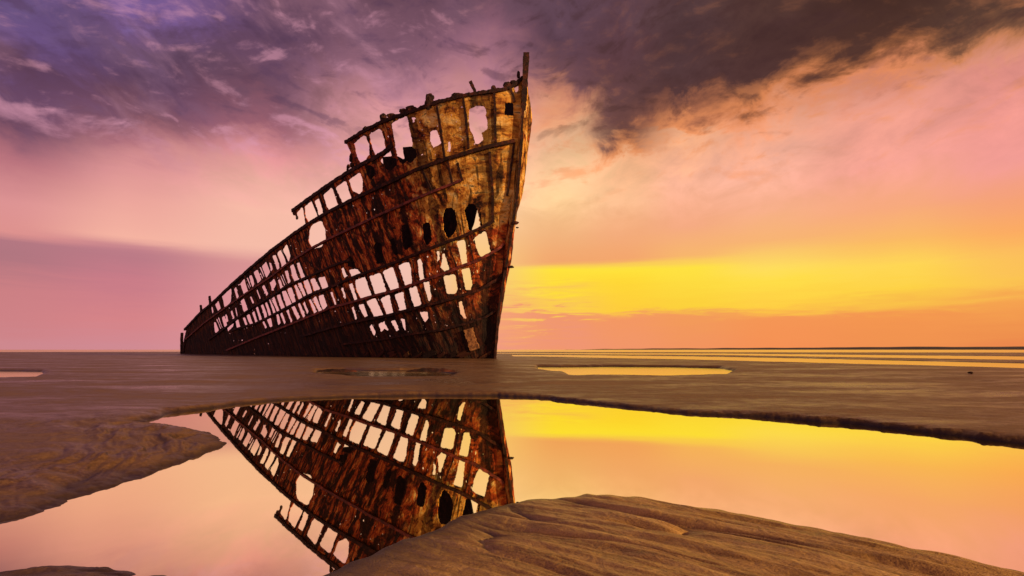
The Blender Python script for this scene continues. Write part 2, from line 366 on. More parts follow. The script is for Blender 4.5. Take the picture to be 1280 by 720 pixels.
side_pool = U([(700,458.8),(760,458.2),(840,458.8),(900,460.2),(918,462.5,.02),(905,466,.05),(850,467.3,.055),(780,467.3,.055),(715,466.5,.055),(706,464,.04),(690,462,.05),(672,460,.05),(672,458.5),])
left_pool = U([(-500,463),(-60,463.5),(20,464),(52,464.5),(56,466,.03),(40,468.5,.055),(0,470,.055),(-80,472,.055),(-500,479,.055)])
puddle = U([(398,463.4),(430,462.6),(460,463.4),(500,463.8),(540,463),(570,465,.04),(560,467.3,.055),(520,468,.055),(480,468.3,.055),(440,467.6,.055),(410,466.5,.055),(396,465,.05)])
strip_a = U([(640,443.6),(700,443.6),(860,445.4),(1000,448),(1280,454.3),(2200,476),(2600,492,.02),(2200,484,.02),(1280,459.3,.02),(1000,452.5,.02),(860,449,.02),(700,446.2,.02),(640,445.8,.02)])
strip_b = U([(600,441.1),(900,441.9),(1280,445.6),(2200,455),(2200,464,.02),(1280,449.6,.02),(900,443.6,.02),(600,442.0,.02)])
xs, ys = [], []
sea = [(-4000, 88), (-60, 88), (0, 80), (30, 74), (70, 66), (140, 60), (4000, 60), (9000, 400), (9000, 9000), (-9000, 9000), (-9000, 400)]
water_polys = [main_pool, side_pool, left_pool, puddle, strip_a, strip_b, sea]

def build_sand():
    th = np.concatenate([np.linspace(-180, -56, 40)[:-1], np.linspace(-56, 56, 1050), np.linspace(56, 180, 40)[1:-1]])
    th = np.radians(th)
    r = [0.0, 0.25, 0.45, 0.60]
    v = 0.66
    while v < 1.5: r.append(v); v *= 1.0026
    while v < 6: r.append(v); v *= 1.0062
    while v < 24: r.append(v); v *= 1.011
    while v < 100: r.append(v); v *= 1.03
    while v < 9000: r.append(v); v *= 1.25
    r = np.array(r[1:])
    R, T = np.meshgrid(r, th, indexing='ij')
    X = R * np.sin(T); Y = R * np.cos(T)
    s = np.full(X.shape, 1e9); k = 0
    wob = 0.035 * np.minimum(1, 4 / (R + 1)) * fbm(X * 3.1, Y * 3.1, 3) * np.clip(R / 2, 0.3, 1) + 0.012 * noise2(X * 19, Y * 19)
    for P in water_polys:
        s = np.minimum(s, sdf_poly(X, Y, P))
    far = smooth(6, 16, R)
    s = s + wob * np.where(R > 8, 0.6, 1.0)
    # picture coordinates of every ground point only choose which kind of bank it is
    dep = np.maximum(Y * cp - H * sp_, 1e-3)
    px = 640 + F * X / dep; py = 360 + F * (Y * sp_ + H * cp) / dep
    front = Y > 0.3
    tongue = front * smooth(330, 250, px) * smooth(517, 540, py)
    mound = (smooth(1.75, 1.35, R)) * smooth(-0.62, -0.40, X / np.maximum(R, .1)) * front
    mound = np.where(front, mound, smooth(1.6, 1.2, R))
    bars = smooth(0.02, 0.2, X / np.maximum(R, 1)) * smooth(12.5, 15, R) * front
    base = (0.033 + 0.017 * smooth(5, 10, R)) * (1 + 0.22 * fbm(X * 1.3, Y * 1.3, 2) * smooth(14, 8, R)) * (1 - bars) + 0.022 * bars
    w = 0.032 + 0.05 * tongue + 0.05 * mound + 0.10 * bars
    land = base * (1 - np.exp(-np.maximum(s, 0) / w))
    wet = -0.07 * (1 - np.exp(np.minimum(s, 0) / 0.12)) - 0.4 * smooth(80, 140, Y) * (s < 0)
    h = np.where(s > 0, land, wet)
    edge = smooth(0.0, 0.10, s)
    # gentle undulation everywhere
    h += edge * 0.010 * fbm(X * 0.55, Y * 0.9, 3) * smooth(30, 8, R)
    h += edge * (1 - mound) * (0.0042 * fbm(X * 1.6, Y * 5.0, 4) * smooth(14, 4, R) + 0.0014 * fbm(X * 9 + Y * 3, Y * 34, 3) * smooth(7, 3, R))
    # tongue: lumps and drainage pleats running down to the water
    a = radians(-62)
    p1 = X * math.cos(a) + Y * math.sin(a); q1 = -X * math.sin(a) + Y * math.cos(a)
    warpn = 0.12 * fbm(X * 2.0, Y * 2.0, 3)
    pleat = fbm((q1 + warpn) * 15, (p1 + warpn) * 3.0, 4, 0.55)
    h += tongue * smooth(0.02, .14, s) * (0.015 * pleat * smooth(0.8, 0.1, s) + 0.013 * fbm(X * 1.9 + 4, Y * 3.6, 3, 0.42)) + tongue * smooth(0, .4, s) * 0.012
    # mound: long scour streaks laid diagonally
    a = radians(-40)
    wx = X + 0.05 * fbm(X * 1.3, Y * 1.3, 2); wy = Y + 0.05 * fbm(X * 1.3 + 9, Y * 1.3, 2)
    p2 = wx * math.cos(a) + wy * math.sin(a); q2 = -wx * math.sin(a) + wy * math.cos(a)
    st = fbm(p2 * 1.8, q2 * 22, 3, 0.5)
    rid = -np.exp(-np.abs(fbm(p2 * 1.1 + 3, q2 * 10, 2, 0.45)) / 0.09)
    h += mound * smooth(0.0, 0.14, s) * smooth(-0.35, 0.15, X) * (0.0075 * st + 0.0016 * fbm(p2 * 9, q2 * 52, 2, 0.5) + 0.0170 * rid * smooth(-0.5, 0.3, fbm(X * 2.1 + 5, Y * 2.1, 2)) + 0.006 * fbm(p2 * 0.9, q2 * 9, 2)) + mound * smooth(0.0, 0.1, s) * (0.007 * fbm(X * 1.6, Y * 1.6, 2))
    h += mound * smooth(0.0, 0.5, s) * 0.012
    h += 0.0003 * smooth(3, 1.4, R) * fbm(X * 40, Y * 40, 2) * edge
    # crumbling bank faces
    h += np.exp(-np.abs(s - 0.03) / 0.04) * (s > 0) * 0.009 * fbm(X * 5, Y * 14, 4, 0.65) * (1 - mound) * smooth(16, 6, R)
    nr, nt = X.shape
    V = np.stack([X, Y, h], -1).reshape(-1, 3)
    V = np.vstack([V, [[0, 0, 0.06]]])
    idx = np.arange(nr * nt).reshape(nr, nt)
    a0 = idx[:-1, :]; b0 = idx[1:, :]
    a1 = np.roll(a0, -1, 1); b1 = np.roll(b0, -1, 1)
    q = np.stack([a0, b0, b1, a1], -1).reshape(-1, 4)[:, ::-1]
    c = len(V) - 1
    tri = [(c, int(idx[0, i]), int(idx[0, (i + 1) % nt])) for i in range(nt)]
    me = bpy.data.meshes.new('sand')
    nq = len(q); ntr = len(tri)
    me.vertices.add(len(V)); me.vertices.foreach_set('co', V.astype(np.float32).ravel())
    loops = np.concatenate([q.ravel(), np.array(tri)[:, ::-1].ravel()])
    me.loops.add(len(loops)); me.loops.foreach_set('vertex_index', loops.astype(np.int32))
    me.polygons.add(nq + ntr)
    ls = np.concatenate([np.arange(nq) * 4, nq * 4 + np.arange(ntr) * 3]).astype(np.int32)
    me.polygons.foreach_set('loop_start', ls)
    me.polygons.foreach_set('use_smooth', np.ones(nq + ntr, bool))
    me.update(calc_edges=True); me.validate()
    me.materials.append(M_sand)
    ob = bpy.data.objects.new('sand', me); col.objects.link(ob); ob['kind'] = 'structure'
    ob['label'] = 'wet rippled beach sand with hollows holding tide pools'
    # make sure normals point up
    if me.polygons[nq // 2].normal.z < 0: me.flip_normals()
    return ob
build_sand()

def disc(name, R, z, mat, rings=(5, 40, 300, 2000)):
    n = 96; V = [(0, 0, z)]; Fc = []
    rr = [x for x in rings if x < R] + [R]
    for k, rad in enumerate(rr):
        for i in range(n): V.append((rad * math.cos(2 * math.pi * i / n), rad * math.sin(2 * math.pi * i / n), z))
    for i in range(n): Fc.append((0, 1 + i, 1 + (i + 1) % n))
    for k in range(len(rr) - 1):
        for i in range(n):
            a = 1 + k * n + i; b = 1 + k * n + (i + 1) % n; Fc.append((a, a + n, b + n, b))
    return mesh_obj(name, V, Fc, mat)
wt = disc('water', 9000, 0.0, M_water); wt['kind'] = 'structure'; wt['label'] = 'still tide pools and calm sea mirroring the sunset'

# distant low coast along the horizon at right
def build_coast():
    m, N, b = principled('far_coast'); b.inputs['Base Color'].default_value = (0.035, 0.022, 0.028, 1); b.inputs['Roughness'].default_value = 0.95
    tc = N.new('ShaderNodeTexCoord')
    N.link(N.ramp(N.noise(tc.outputs['Object'], 0.01, 5), [(0.4, (0.025, 0.016, 0.022)), (0.65, (0.06, 0.035, 0.036))]), b.inputs['Base Color'])
    V = []; Fc = []; n = 260
    for i in range(n + 1):
        t = i / n; az = radians(6 + 60 * t)
        hh = (3.0 + 9.5 * min(1, t / 0.55)) * min(1, t * 12) + 1.6 * float(noise2(np.array(t * 30.0), np.array(2.5)))
        for rad, z in ((2600, -1), (2640, max(hh * .55, .2)), (2760, max(hh, .3)), (3000, -1)):
            V.append((rad * math.sin(az), rad * math.cos(az), z))
    for i in range(n):
        for j in range(3):
            a = i * 4 + j; Fc.append((a, a + 1, a + 5, a + 4))
    o = mesh_obj('hills', V, Fc, m, smooth_shade=True); o['kind'] = 'structure'; o['label'] = 'thin dark line of low coast along the horizon'
build_coast()

# ------------------------------------------------------------------ shipwreck geometry
A = np.array([-.62, 19.5]); dv = np.array([-.722, .692]); dv /= np.linalg.norm(dv)
nv = np.array([-dv[1], dv[0]]); nv = nv if nv[1] < 0 else -nv
STEM = [(655,70),(654,110),(654,150),(651,180),(648,212),(646,240),(640,265),(638,290),(634,325),(628,356),(624,387),(619,447),(618.5,460)]
def on_plane(x, y):
    D = ray(x, y); t = (A @ nv) / (D[..., 0] * nv[0] + D[..., 1] * nv[1]); P = D * t[..., None]; P[..., 2] += H
    return P
_sp = on_plane([s[0] for s in STEM], [s[1] for s in STEM])
SU = ((_sp[:, :2] - A) @ dv)[::-1]; SZ = _sp[::-1, 2]
def half(u, z):
    return (2.4 + 1.0 * np.clip(z / 12, 0, 1.2)) * (1 - np.exp(-np.clip(u, 0, None) / 3.0))
def hull(x, y, side=1):
    """where the line of sight through a picture point meets the port (1) or starboard (-1) shell"""
    D = ray(x, y); sh = D.shape[:-1]
    def f(t):
        P = D * t[..., None]; z = P[..., 2] + H; Q = P[..., :2] - A; u = Q @ dv - np.interp(z, SZ, SU)
        return Q @ nv - side * half(u, z)
    lo = np.full(sh, 8.); hi = np.full(sh, 110.); found = np.zeros(sh, bool)
    ts = np.linspace(10, 110, 260); prev = f(np.full(sh, ts[0]))
    for a, c in zip(ts[:-1], ts[1:]):
        cur = f(np.full(sh, c)); m = (~found) & (prev > 0) & (cur <= 0)
        lo = np.where(m, a, lo); hi = np.where(m, c, hi); found |= m; prev = cur
    for _ in range(26):
        m = (lo + hi) / 2; g = f(m) > 0; lo = np.where(g, m, lo); hi = np.where(g, hi, m)
    P = D * lo[..., None]; P[..., 2] += H
    z = P[..., 2]; u = (P[..., :2] - A) @ dv - np.interp(z, SZ, SU)
    return P, u
def hull_uv(P, u):
    z = P[..., 2]
    # frames fan out from the stem: solve u = s + z k(s) for the frame coordinate s
    lo = np.full(u.shape, -3.0); hi = np.full(u.shape, 60.0)
    for _ in range(24):
        m = (lo + hi) / 2; t = np.clip(m, 0, None)
        g = m + z * (0.5 * (1 - np.exp(-t)) + 0.35 * (1 - np.exp(-t / 5))) < u
        lo = np.where(g, m, lo); hi = np.where(g, hi, m)
    return np.stack([lo, z], -1)
def hull_normal(x, y, side=1):
    e = 0.4; x = np.asarray(x, float); y = np.asarray(y, float)
    a, _ = hull(x - e, y, side); b, _ = hull(x + e, y, side); c, _ = hull(x, y - e, side); d, _ = hull(x, y + e, side)
    n = np.cross(b - a, c - d); n /= np.linalg.norm(n, axis=-1)[..., None] + 1e-9
    D = ray(x, y); s = np.sign((n * D).sum(-1)); n = -n * s[..., None]
    return n

SHIP_O = np.array([-12.0, 27.0, 0.0])
ship = bpy.data.objects.new('shipwreck', None); col.objects.link(ship); ship.location = SHIP_O
ship['label'] = 'huge rusted iron ship bow on the beach, its plates eaten into a lattice'
ship['category'] = 'shipwreck'

H_ = []   # holes, picture outline points
def ho(*pts): H_.append(list(pts))
# bulwark, top tier
ho((442,179),(456,171),(461,180),(461.5,193),(452,203),(446,195))
ho((461,168),(474,162.5),(480,175),(482,187),(471,193),(466,186))
ho((483.5,170),(484.5,169),(486,171),(485,172))
ho((474,201),(480,194),(489,189),(491,194),(481,197),(477,204))
ho((487,155),(506,147),(511,163),(516,180),(509,188),(507,198),(503,202),(498,196),(493,176))
ho((537.5,165),(545,163),(551.5,179),(547,181),(542.5,183),(537.5,176))
ho((514.5,147),(517.5,147),(518,152),(515.5,153))
ho((559.5,178),(562,177),(564,186),(561,190))
ho((586,137.5),(594,134.5),(605,134.5),(607,139),(606,144),(608.5,150),(609,160),(598,165),(601,175),(596,178),(593,168),(588,162),(585,150))
ho((644,105),(647.5,105),(648,113),(645,115),(643,111))
# second tier
ho((435,225),(449,217),(453,226),(452.5,238),(449,241),(440,237))
ho((419,235),(431,228),(439,248),(429.5,253))
ho((404,244),(414.5,237),(422.5,257.5),(414,262),(409,257))
ho((392.5,252),(397.5,250),(405,269),(401,271))
ho((382,259),(389,254),(397,274),(388,277),(383,270))
ho((371,267),(377,262),(381.5,281),(376,285))
# under the sheer rail
ho((388,289),(393,282),(401,279),(405,287),(405,301),(400,306),(391,308),(387,300))
for q in [((353,312.5),(358,308),(362.5,319),(361,325),(357,319)),((346,317),(350.5,314),(357,329),(353,332)),((340.6,321),(344,320),(349,334),(347,335.5)),
          ((335.6,329),(338,330),(340.5,336),(339,338)),((327.5,333),(332,329),(337,340),(332.5,345)),((323,335.5),(325.5,335),(330,345),(328,347)),((317,341),(321,339),(326,349),(322.5,352.5)),
          ((311,346),(314,345),(317.5,355),(315.5,357.5)),((307,349),(309.5,348),(313.5,358),(312,360)),((300.5,355),(304.5,350.5),(310,364),(305.5,366)),
          ((277.5,370.5),(288.5,362.5),(287.5,376),(281,382.5)),((269,381),(272.5,377.5),(275.5,385),(272,387.5)),((264,384),(266,385),(267,390),(265.5,391)),
          ((292,362),(294,360),(298,370),(296,372))]: ho(*q)
# second row aft
for q in [((370.5,330.5),(373,330),(380.5,345),(377,347.5)),((362,334.5),(365.5,332.5),(373,349),(369,351)),((355.6,340),(359,339.5),(363,351),(360.5,353)),((350,345),(353,344.5),(357.5,354),(355,356)),
          ((347,350.5),(349,350),(353,358),(351,360)),((337,354),(342.5,350),(344,355),(340,362)),((327.5,359),(330,358),(335,367),(333,369)),((312,372),(314,371.5),(317,378),(315.5,379)),
          ((300,377.5),(304,375),(309,387.5),(306,390)),((270,400),(273,398),(277.5,409),(275.5,410)),((277,397.5),(279.5,396),(284,406),(281,408)),((281,394),(283,394),(285,401),(283.5,402)),
          ((267,404),(269,404),(272.5,412.5),(269.5,415)),((320,364),(321.5,363),(326,372),(325,373)),((288,390),(289.5,389),(293,397),(291.5,398)),((293,386),(294,385.5),(297,394),(296,395))]: ho(*q)
# third row aft
for q in [((398,348),(405,347),(409.5,358),(403,360.5)),((388,350.5),(392.5,349),(399,360.5),(393,362.5)),((379,352.5),(384,351),(389.5,365),(385.5,367.5)),((372,355.5),(375.5,355),(382.5,369),(380,370.5)),
          ((367.5,358),(370.5,357.5),(377.5,371),(374.5,374)),((359,362.5),(363,361),(370,376),(366,378)),((352.5,366),(357,365),(364,380),(358.5,382)),((345.6,370.5),(349,369.5),(355.5,384),(352.5,385.5)),
          ((339,374),(342,373),(349,388),(347,390)),((335,376),(337.5,375),(344.5,390),(342.5,391)),((330.5,380),(333,379),(339,392.5),(336.5,394)),((325.5,383),(328.8,382),(334.5,397.5),(332,398)),
          ((319,386),(321,385),(328,400),(325.5,401)),((314.5,392),(317.2,390.5),(322.5,402.5),(320,404)),((308,395),(311,394),(315.5,404),(312.5,404.5)),((303,398),(305.5,397.5),(309,405),(307,405.5)),
          ((294,401),(297.5,400.5),(299.5,408),(296,409)),((284,410),(291,404.5),(291,408),(285,413)),((425.5,336),(429,335),(434,345),(430,346.5)),((436,338),(446,336),(450,342),(440,346))]: ho(*q)
# fourth row
for q in [((444,351),(455.5,347.5),(465,369),(452,372),(446,362)),((462,346),(467,346),(468,344.5),(475,343),(483,364),(470,367)),((477.5,340),(490,335.5),(499,360),(489.5,362.5)),((497.5,332.5),(504,330),(510,329.5),(513,336),(514.5,354),(507,356)),
          ((520.5,326),(525,324.5),(531,347.5),(526,350)),((435,356),(439,355),(447.5,374),(444,375)),((425,360.5),(427.5,360),(432.5,372),(431,373)),((412,366),(415,366),(421,378),(419,380)),
          ((398,371),(403,369.5),(409,382),(403,386)),((390,374),(394,372),(402,387),(399.5,389)),((385,376),(388.5,375),(395,389),(393,390.5)),((378,380),(380,378),(385.5,389),(384,391)),
          ((372,381),(374.5,380.5),(381,394),(379,395.5)),((364,385),(367.5,384),(374,396),(372,398)),((357,389.5),(359,388),(365,400),(364,402)),((350,393),(352.5,392),(357.5,402.5),(355.5,404)),
          ((344.5,393),(347,392),(350,403),(348,405)),((334,400),(338,399),(340.5,407),(337.5,408)),((327.5,403),(329.5,403),(333,409),(331,410)),
          ((546,314.5),(549,314),(549.5,324),(547,325)),((553.5,317.5),(557.5,325),(562,336),(555,338),(550.5,334)),((570,302.5),(580,301),(582,312.5),(584,329),(579,330),(574,314)),
          ((592.5,297),(606,290.5),(613,315),(610,319),(601,318.5),(596,310))]: ho(*q)
# fifth row
for q in [((447,382),(453,380.5),(459.5,394.5),(456,396)),((457.5,377),(468,374),(479,395),(469,397)),((474.5,374),(485,370),(492,390),(485,394)),((492,369),(502.5,366),(508,387),(502,389)),
          ((510,361),(514,361.5),(520,359),(527.5,380),(521,384),(515,375)),((527.5,354),(535,353),(539.5,371),(537.5,375.5)),((554,346),(567.5,344),(571,362),(569,366),(559,366)),((576,337.5),(585.5,336),(590,355),(588,361),(582.5,361))]: ho(*q)
# sixth row
for q in [((460,408),(464,406),(470,416),(468,419)),((472,405),(479,402.5),(485.5,412.5),(480,410),(475,414)),((487,402.5),(492.5,400.5),(499,412),(496,413)),((500,399),(506,400),(508,412.5),(505,410)),
          ((572.5,379),(576,377.5),(584,397.5),(576,392)),((524,391),(534,390),(535.5,397.5),(531,402)),((437.5,385),(440.5,384),(446.5,397.5),(445,399))]: ho(*q)
# portholes that look into the dark hull, with the chink of sky beside the foremost
for q in [((553,270),(557,262),(564,261.5),(569,267),(571,281),(567,291),(560,296),(555,288)),((580,262),(585,256.5),(592,256.5),(595,262),(600,284),(597,288),(587,287)),
          ((598,262),(600,266),(603,281),(601.5,283)),((527,282),(532,279),(536,280),(540,301),(534,305),(530,299)),
          ((501,283),(508,281),(513,296),(517,305),(507,311),(503,300)),((486,301),(490,298),(497,311),(498,318),(493,317)),((466,309),(470,303.5),(476,306),(480,327),(472,329)),
          ((433,323),(438,320.5),(443,329),(442,334),(435,332)),((456,211),(461,207),(467,210),(469,218),(463,223),(458,219)),((480,200),(487,197),(495,199),(496,206),(488,213),(481,210)),((508,190),(513,184),(520,188),(521,196),(512,203),(507,199)),
          ((632,129),(641,129),(641.5,144),(631,143))]: ho(*q)
N_DARK = 12
# ragged little perforations
def inpoly(x, y, P): return sdf_poly(np.array([x]), np.array([y]), P)[0] < 0

OUT = [(226,460),(226,441),(229,428),(233,411),(238,405),(251,391.5),(256,388),(269,376.5),(290,355.5),(315,333),(340,311.5),(370,290.5),(378,283.5),(372,275),(366,263.5),(380,253),(404,236),(430,219),(440,214.5),(438,205),(441,196),(437,188),(433,178.5),
       (457,163.5),(473,155),(495,146),(520,138),(547,128),(582,120),(612,115.5),(630,112.5),(643,107.5),(652,98),(654,110),(654,150),(651,180),(648,212),(646,240),(640,265),(638,290),(634,325),(628,356),(624,387),(619,447),(618.5,460)]

def marching(field_fn, x0, x1, y0, y1, step, holes_outline_noise=0):
    xs = np.arange(x0, x1 + step, step); ys = np.arange(y0, y1 + step, step)
    X, Y = np.meshgrid(xs, ys)
    phi = field_fn(X, Y); ny, nx = phi.shape
    phi = np.where(np.abs(phi) < 1e-3, 1e-3, phi)
    pts = []; faces = []; gi = {}; ei = {}
    def gv(j, i):
        k = (j, i)
        if k not in gi: gi[k] = len(pts); pts.append((X[j, i], Y[j, i]))
        return gi[k]
    def ev(j, i, j2, i2):
        k = (j, i, j2, i2) if (j, i) < (j2, i2) else (j2, i2, j, i)
        if k not in ei:
            j, i, j2, i2 = k; a = phi[j, i]; b = phi[j2, i2]; t = a / (a - b)
            ei[k] = len(pts); pts.append((X[j, i] + (X[j2, i2] - X[j, i]) * t, Y[j, i] + (Y[j2, i2] - Y[j, i]) * t))
        return ei[k]
    pos = phi > 0
    anyp = pos[:-1, :-1] | pos[1:, :-1] | pos[:-1, 1:] | pos[1:, 1:]
    for j, i in zip(*np.nonzero(anyp)):
        j = int(j); i = int(i)
        c = [(j, i), (j, i + 1), (j + 1, i + 1), (j + 1, i)]
        poly = []
        for a in range(4):
            p = c[a]; q = c[(a + 1) % 4]
            if pos[p]: poly.append(gv(*p))
            if pos[p] != pos[q]: poly.append(ev(*p, *q))
        if len(poly) >= 3: faces.append(tuple(poly))
    return np.array(pts), faces

def plate_field(X, Y):
    phi = -sdf_poly(X, Y, OUT)
    sc = np.clip((X - 220) / 300, 0.15, 1) * 0.8
    n = 0.75 * fbm(X * 0.33, Y * 0.33, 3, 0.6) * sc
    hole = np.full(X.shape, 1e3)
    for q in H_:
        q = np.array(q); a = q.min(0) - 4; b = q.max(0) + 4
        i0 = np.searchsorted(X[0], a[0]); i1 = np.searchsorted(X[0], b[0]); j0 = np.searchsorted(Y[:, 0], a[1]); j1 = np.searchsorted(Y[:, 0], b[1])
        sl = (slice(max(j0, 0), j1), slice(max(i0, 0), i1))
        c = q.mean(0); qq = c + (q - c) * (1.09 + np.array([0.24, 0.12]) * np.clip((440 - c[0]) / 60, 0, 1))
        e = np.roll(qq, -1, 0) - qq; ar = abs(np.sum(qq[:, 0] * np.roll(qq[:, 1], -1) - np.roll(qq[:, 0], -1) * qq[:, 1])) / 2
        per = np.hypot(e[:, 0], e[:, 1]).sum(); hh = np.ptp(qq[:, 1]); rad = 0.27 * 2 * ar / per
        we = max(ar / hh, 2.2 * rad); qi = c + (qq - c) * np.array([1 - 2 * rad / we * 0.9, 1 - 2 * rad / max(hh, 2.2 * rad)])
        hole[sl] = np.minimum(hole[sl], sdf_poly(X[sl], Y[sl], qi) - rad * 1.05)
    phi2 = np.minimum(phi + 0.5 * n * smooth(445, 430, Y), hole + 1.15 * n)
    # rot: small ragged pinholes scattered in the thin plates, keeping the hull ends solid
    rot = 0.66 - fbm(X * 0.42 + 40, Y * 0.22 + 11, 3, 0.55)
    zone = smooth(2, 5, phi) * smooth(640, 600, X) * smooth(225, 300, X)
    rot2 = rot * 6 + (1 - zone) * 5
    return np.minimum(phi2, rot2)

def shell(name, field, box, step, side, mat, thick, dent=0.03):
    pts, faces = marching(field, *box, step)
    P, u = hull(pts[:, 0], pts[:, 1], side)
    nrm = hull_normal(pts[:, 0], pts[:, 1], side)
    uv = hull_uv(P, u)
    d = dent * (fbm(uv[:, 0] * 1.3, uv[:, 1] * 0.8, 3) + 0.5 * fbm(uv[:, 0] * 5, uv[:, 1] * 2, 2))
    P = P + nrm * d[:, None] - SHIP_O
    n = len(P); V = np.vstack([P, P - nrm * thick])
    back = [tuple(i + n for i in f[::-1]) for f in faces]
    cnt = {}
    for f in faces:
        for a in range(len(f)):
            e = (f[a], f[(a + 1) % len(f)])
            if (e[1], e[0]) in cnt: del cnt[(e[1], e[0])]
            else: cnt[e] = 1
    rim = [(b, a, a + n, b + n) for a, b in cnt]
    ob = mesh_obj(name, V, faces + back + rim, mat, ship, uv=np.vstack([uv, uv]))
    return ob
plating = shell('hull_plating', plate_field, (222, 657, 94, 458), 0.85, 1, M_plate, 0.035)
plating['label'] = 'pierced iron plating with ochre streaks on its upper bow'

# the far side of the hull: what is left of it, painted black as interior shade
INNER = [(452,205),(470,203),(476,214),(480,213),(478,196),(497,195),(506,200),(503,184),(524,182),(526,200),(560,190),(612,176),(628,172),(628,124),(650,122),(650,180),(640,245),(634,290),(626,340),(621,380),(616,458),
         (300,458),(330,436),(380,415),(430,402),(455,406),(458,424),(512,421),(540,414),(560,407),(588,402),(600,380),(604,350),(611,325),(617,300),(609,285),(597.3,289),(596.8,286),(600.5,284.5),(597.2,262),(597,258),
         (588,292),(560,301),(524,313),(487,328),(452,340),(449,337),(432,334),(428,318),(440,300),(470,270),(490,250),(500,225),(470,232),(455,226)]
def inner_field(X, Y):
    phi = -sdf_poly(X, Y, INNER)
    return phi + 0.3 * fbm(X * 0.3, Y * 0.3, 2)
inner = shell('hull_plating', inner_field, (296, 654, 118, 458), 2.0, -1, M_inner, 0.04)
inner['label'] = 'remains of the far side plating, blackened as shade, seen through the portholes'

def resample(pts, step):
    pts = np.array(pts, float); seg = np.linalg.norm(np.diff(pts, axis=0), axis=1); L = np.r_[0, np.cumsum(seg)]
    n = max(2, int(L[-1] / step) + 1); t = np.linspace(0, L[-1], n)
    return np.stack([np.interp(t, L, pts[:, 0]), np.interp(t, L, pts[:, 1])], 1)
def bar(name, pts, width, out_, in_, mat, step=2.0, rough=0.15, label=None, taper=False, px_width=False, seed=0):
    """an iron bar riveted along the shell following a traced line"""
    q = resample(pts, step); P, u = hull(q[:, 0], q[:, 1]); N_ = hull_normal(q[:, 0], q[:, 1])
    if px_width:
        dist = np.linalg.norm(P - np.array([0, 0, H]), axis=1); W = np.full(len(P), width) * dist / F
    else: W = np.full(len(P), width)
    T = np.gradient(P, axis=0); T /= np.linalg.norm(T, axis=1)[:, None] + 1e-9
    B = np.cross(T, N_); B /= np.linalg.norm(B, axis=1)[:, None] + 1e-9
    k = np.arange(len(P))
    a = 1 + rough * noise2(k * 0.71 + seed * 7.7, np.full(len(P), 0.37 + seed)); c = 1 + rough * noise2(k * 0.57 + 31, np.full(len(P), 3.3 + seed))
    if taper: a[-1] *= .5; a[0] *= .6
    V = []; Fc = []
    for i in range(len(P)):
        w = W[i] * a[i] / 2; w2 = W[i] * c[i] / 2; o = out_ * (0.85 + 0.3 * c[i] - 0.15)
        V += [P[i] + B[i] * w + N_[i] * o, P[i] - B[i] * w2 + N_[i] * o, P[i] - B[i] * w2 - N_[i] * in_, P[i] + B[i] * w - N_[i] * in_]
    for i in range(len(P) - 1):
        for j in range(4):
            x = i * 4 + j; y = i * 4 + (j + 1) % 4; Fc.append((x, y, y + 4, x + 4))
    Fc.append((3, 2, 1, 0)); m = (len(P) - 1) * 4; Fc.append((m, m + 1, m + 2, m + 3))
    uv = np.repeat(hull_uv(P, u), 4, 0)
    ob = mesh_obj(name, np.array(V) - SHIP_O, Fc, mat, ship, uv=uv)
    if label: ob['label'] = label
    return ob

T_ = [(432,178),(457,163),(473,155),(495,146),(520,138),(547,128),(582,119.5),(612,115),(630,112),(643,107),(654,97)]
S0 = [(365.5,263.5),(404,236),(430,219),(452,206),(470,197),(482,189),(491,181)]
S1 = [(231,412),(251,391),(269,376),(290,356),(315,334),(340,313),(370,291),(390,277.5),(407,267.5),(428,256.5),(447,247),(472,235.5),(497,224),(520,213),(557,199.5),(607,184.5),(643,176.5)]
S2 = [(233,424),(256,404),(285,383),(315,362.5),(340,346),(362,329),(392,309.5),(420,295),(452,280),(477,268),(500,258),(515,251),(542,240),(577,226)]
S3 = [(262,425),(280,412),(296,399),(317,384),(340,371),(360,357),(390,344.5),(415,333),(440,324)]
S4 = [(290,413),(300,410),(320,404.5),(336,397),(355,387),(370,379),(387,369),(410,361),(437,349),(452,343),(487,331),(525,316),(557,303.5),(580,295),(612,280),(618,276)]
S5 = [(284,438),(317,424),(355,409),(392,394),(415,384.5),(440,378),(467,370),(490,364.5),(512,357),(532,350),(561,340),(576,333),(597,326),(624,311),(630,305)]
S6 = [(380,420),(400,414),(417,409),(455,400),(487,394),(520,385),(560,375),(576,370),(601,362),(622,349),(628,343)]
S7 = [(430,430),(480,424),(512,418),(547,413),(580,405.5),(608,396),(620,388)]
bar('rail', T_, 0.14, 0.07, 0.10, M_bar, rough=0.5, label='topmost corroded bulwark rail')
bar('rail', S0, 0.17, 0.06, 0.10, M_bar, rough=0.35, label='lower bulwark rail with a broken hooked end')
bar('rail', S1[:8], 0.16, 0.08, 0.08, M_bar, rough=0.3)
for q, w, mt in ((S1[7:], .17, M_bar), (S2, .10, M_red), (S3, .12, M_bar), (S4, .13, M_bar), (S5, .12, M_red), (S6, .13, M_bar), (S7, .10, M_bar)):
    bar('stringer', q, w * (0.85 if q is not S2 else 1), 0.09, 0.04, mt, rough=0.25, seed=q[0][0])

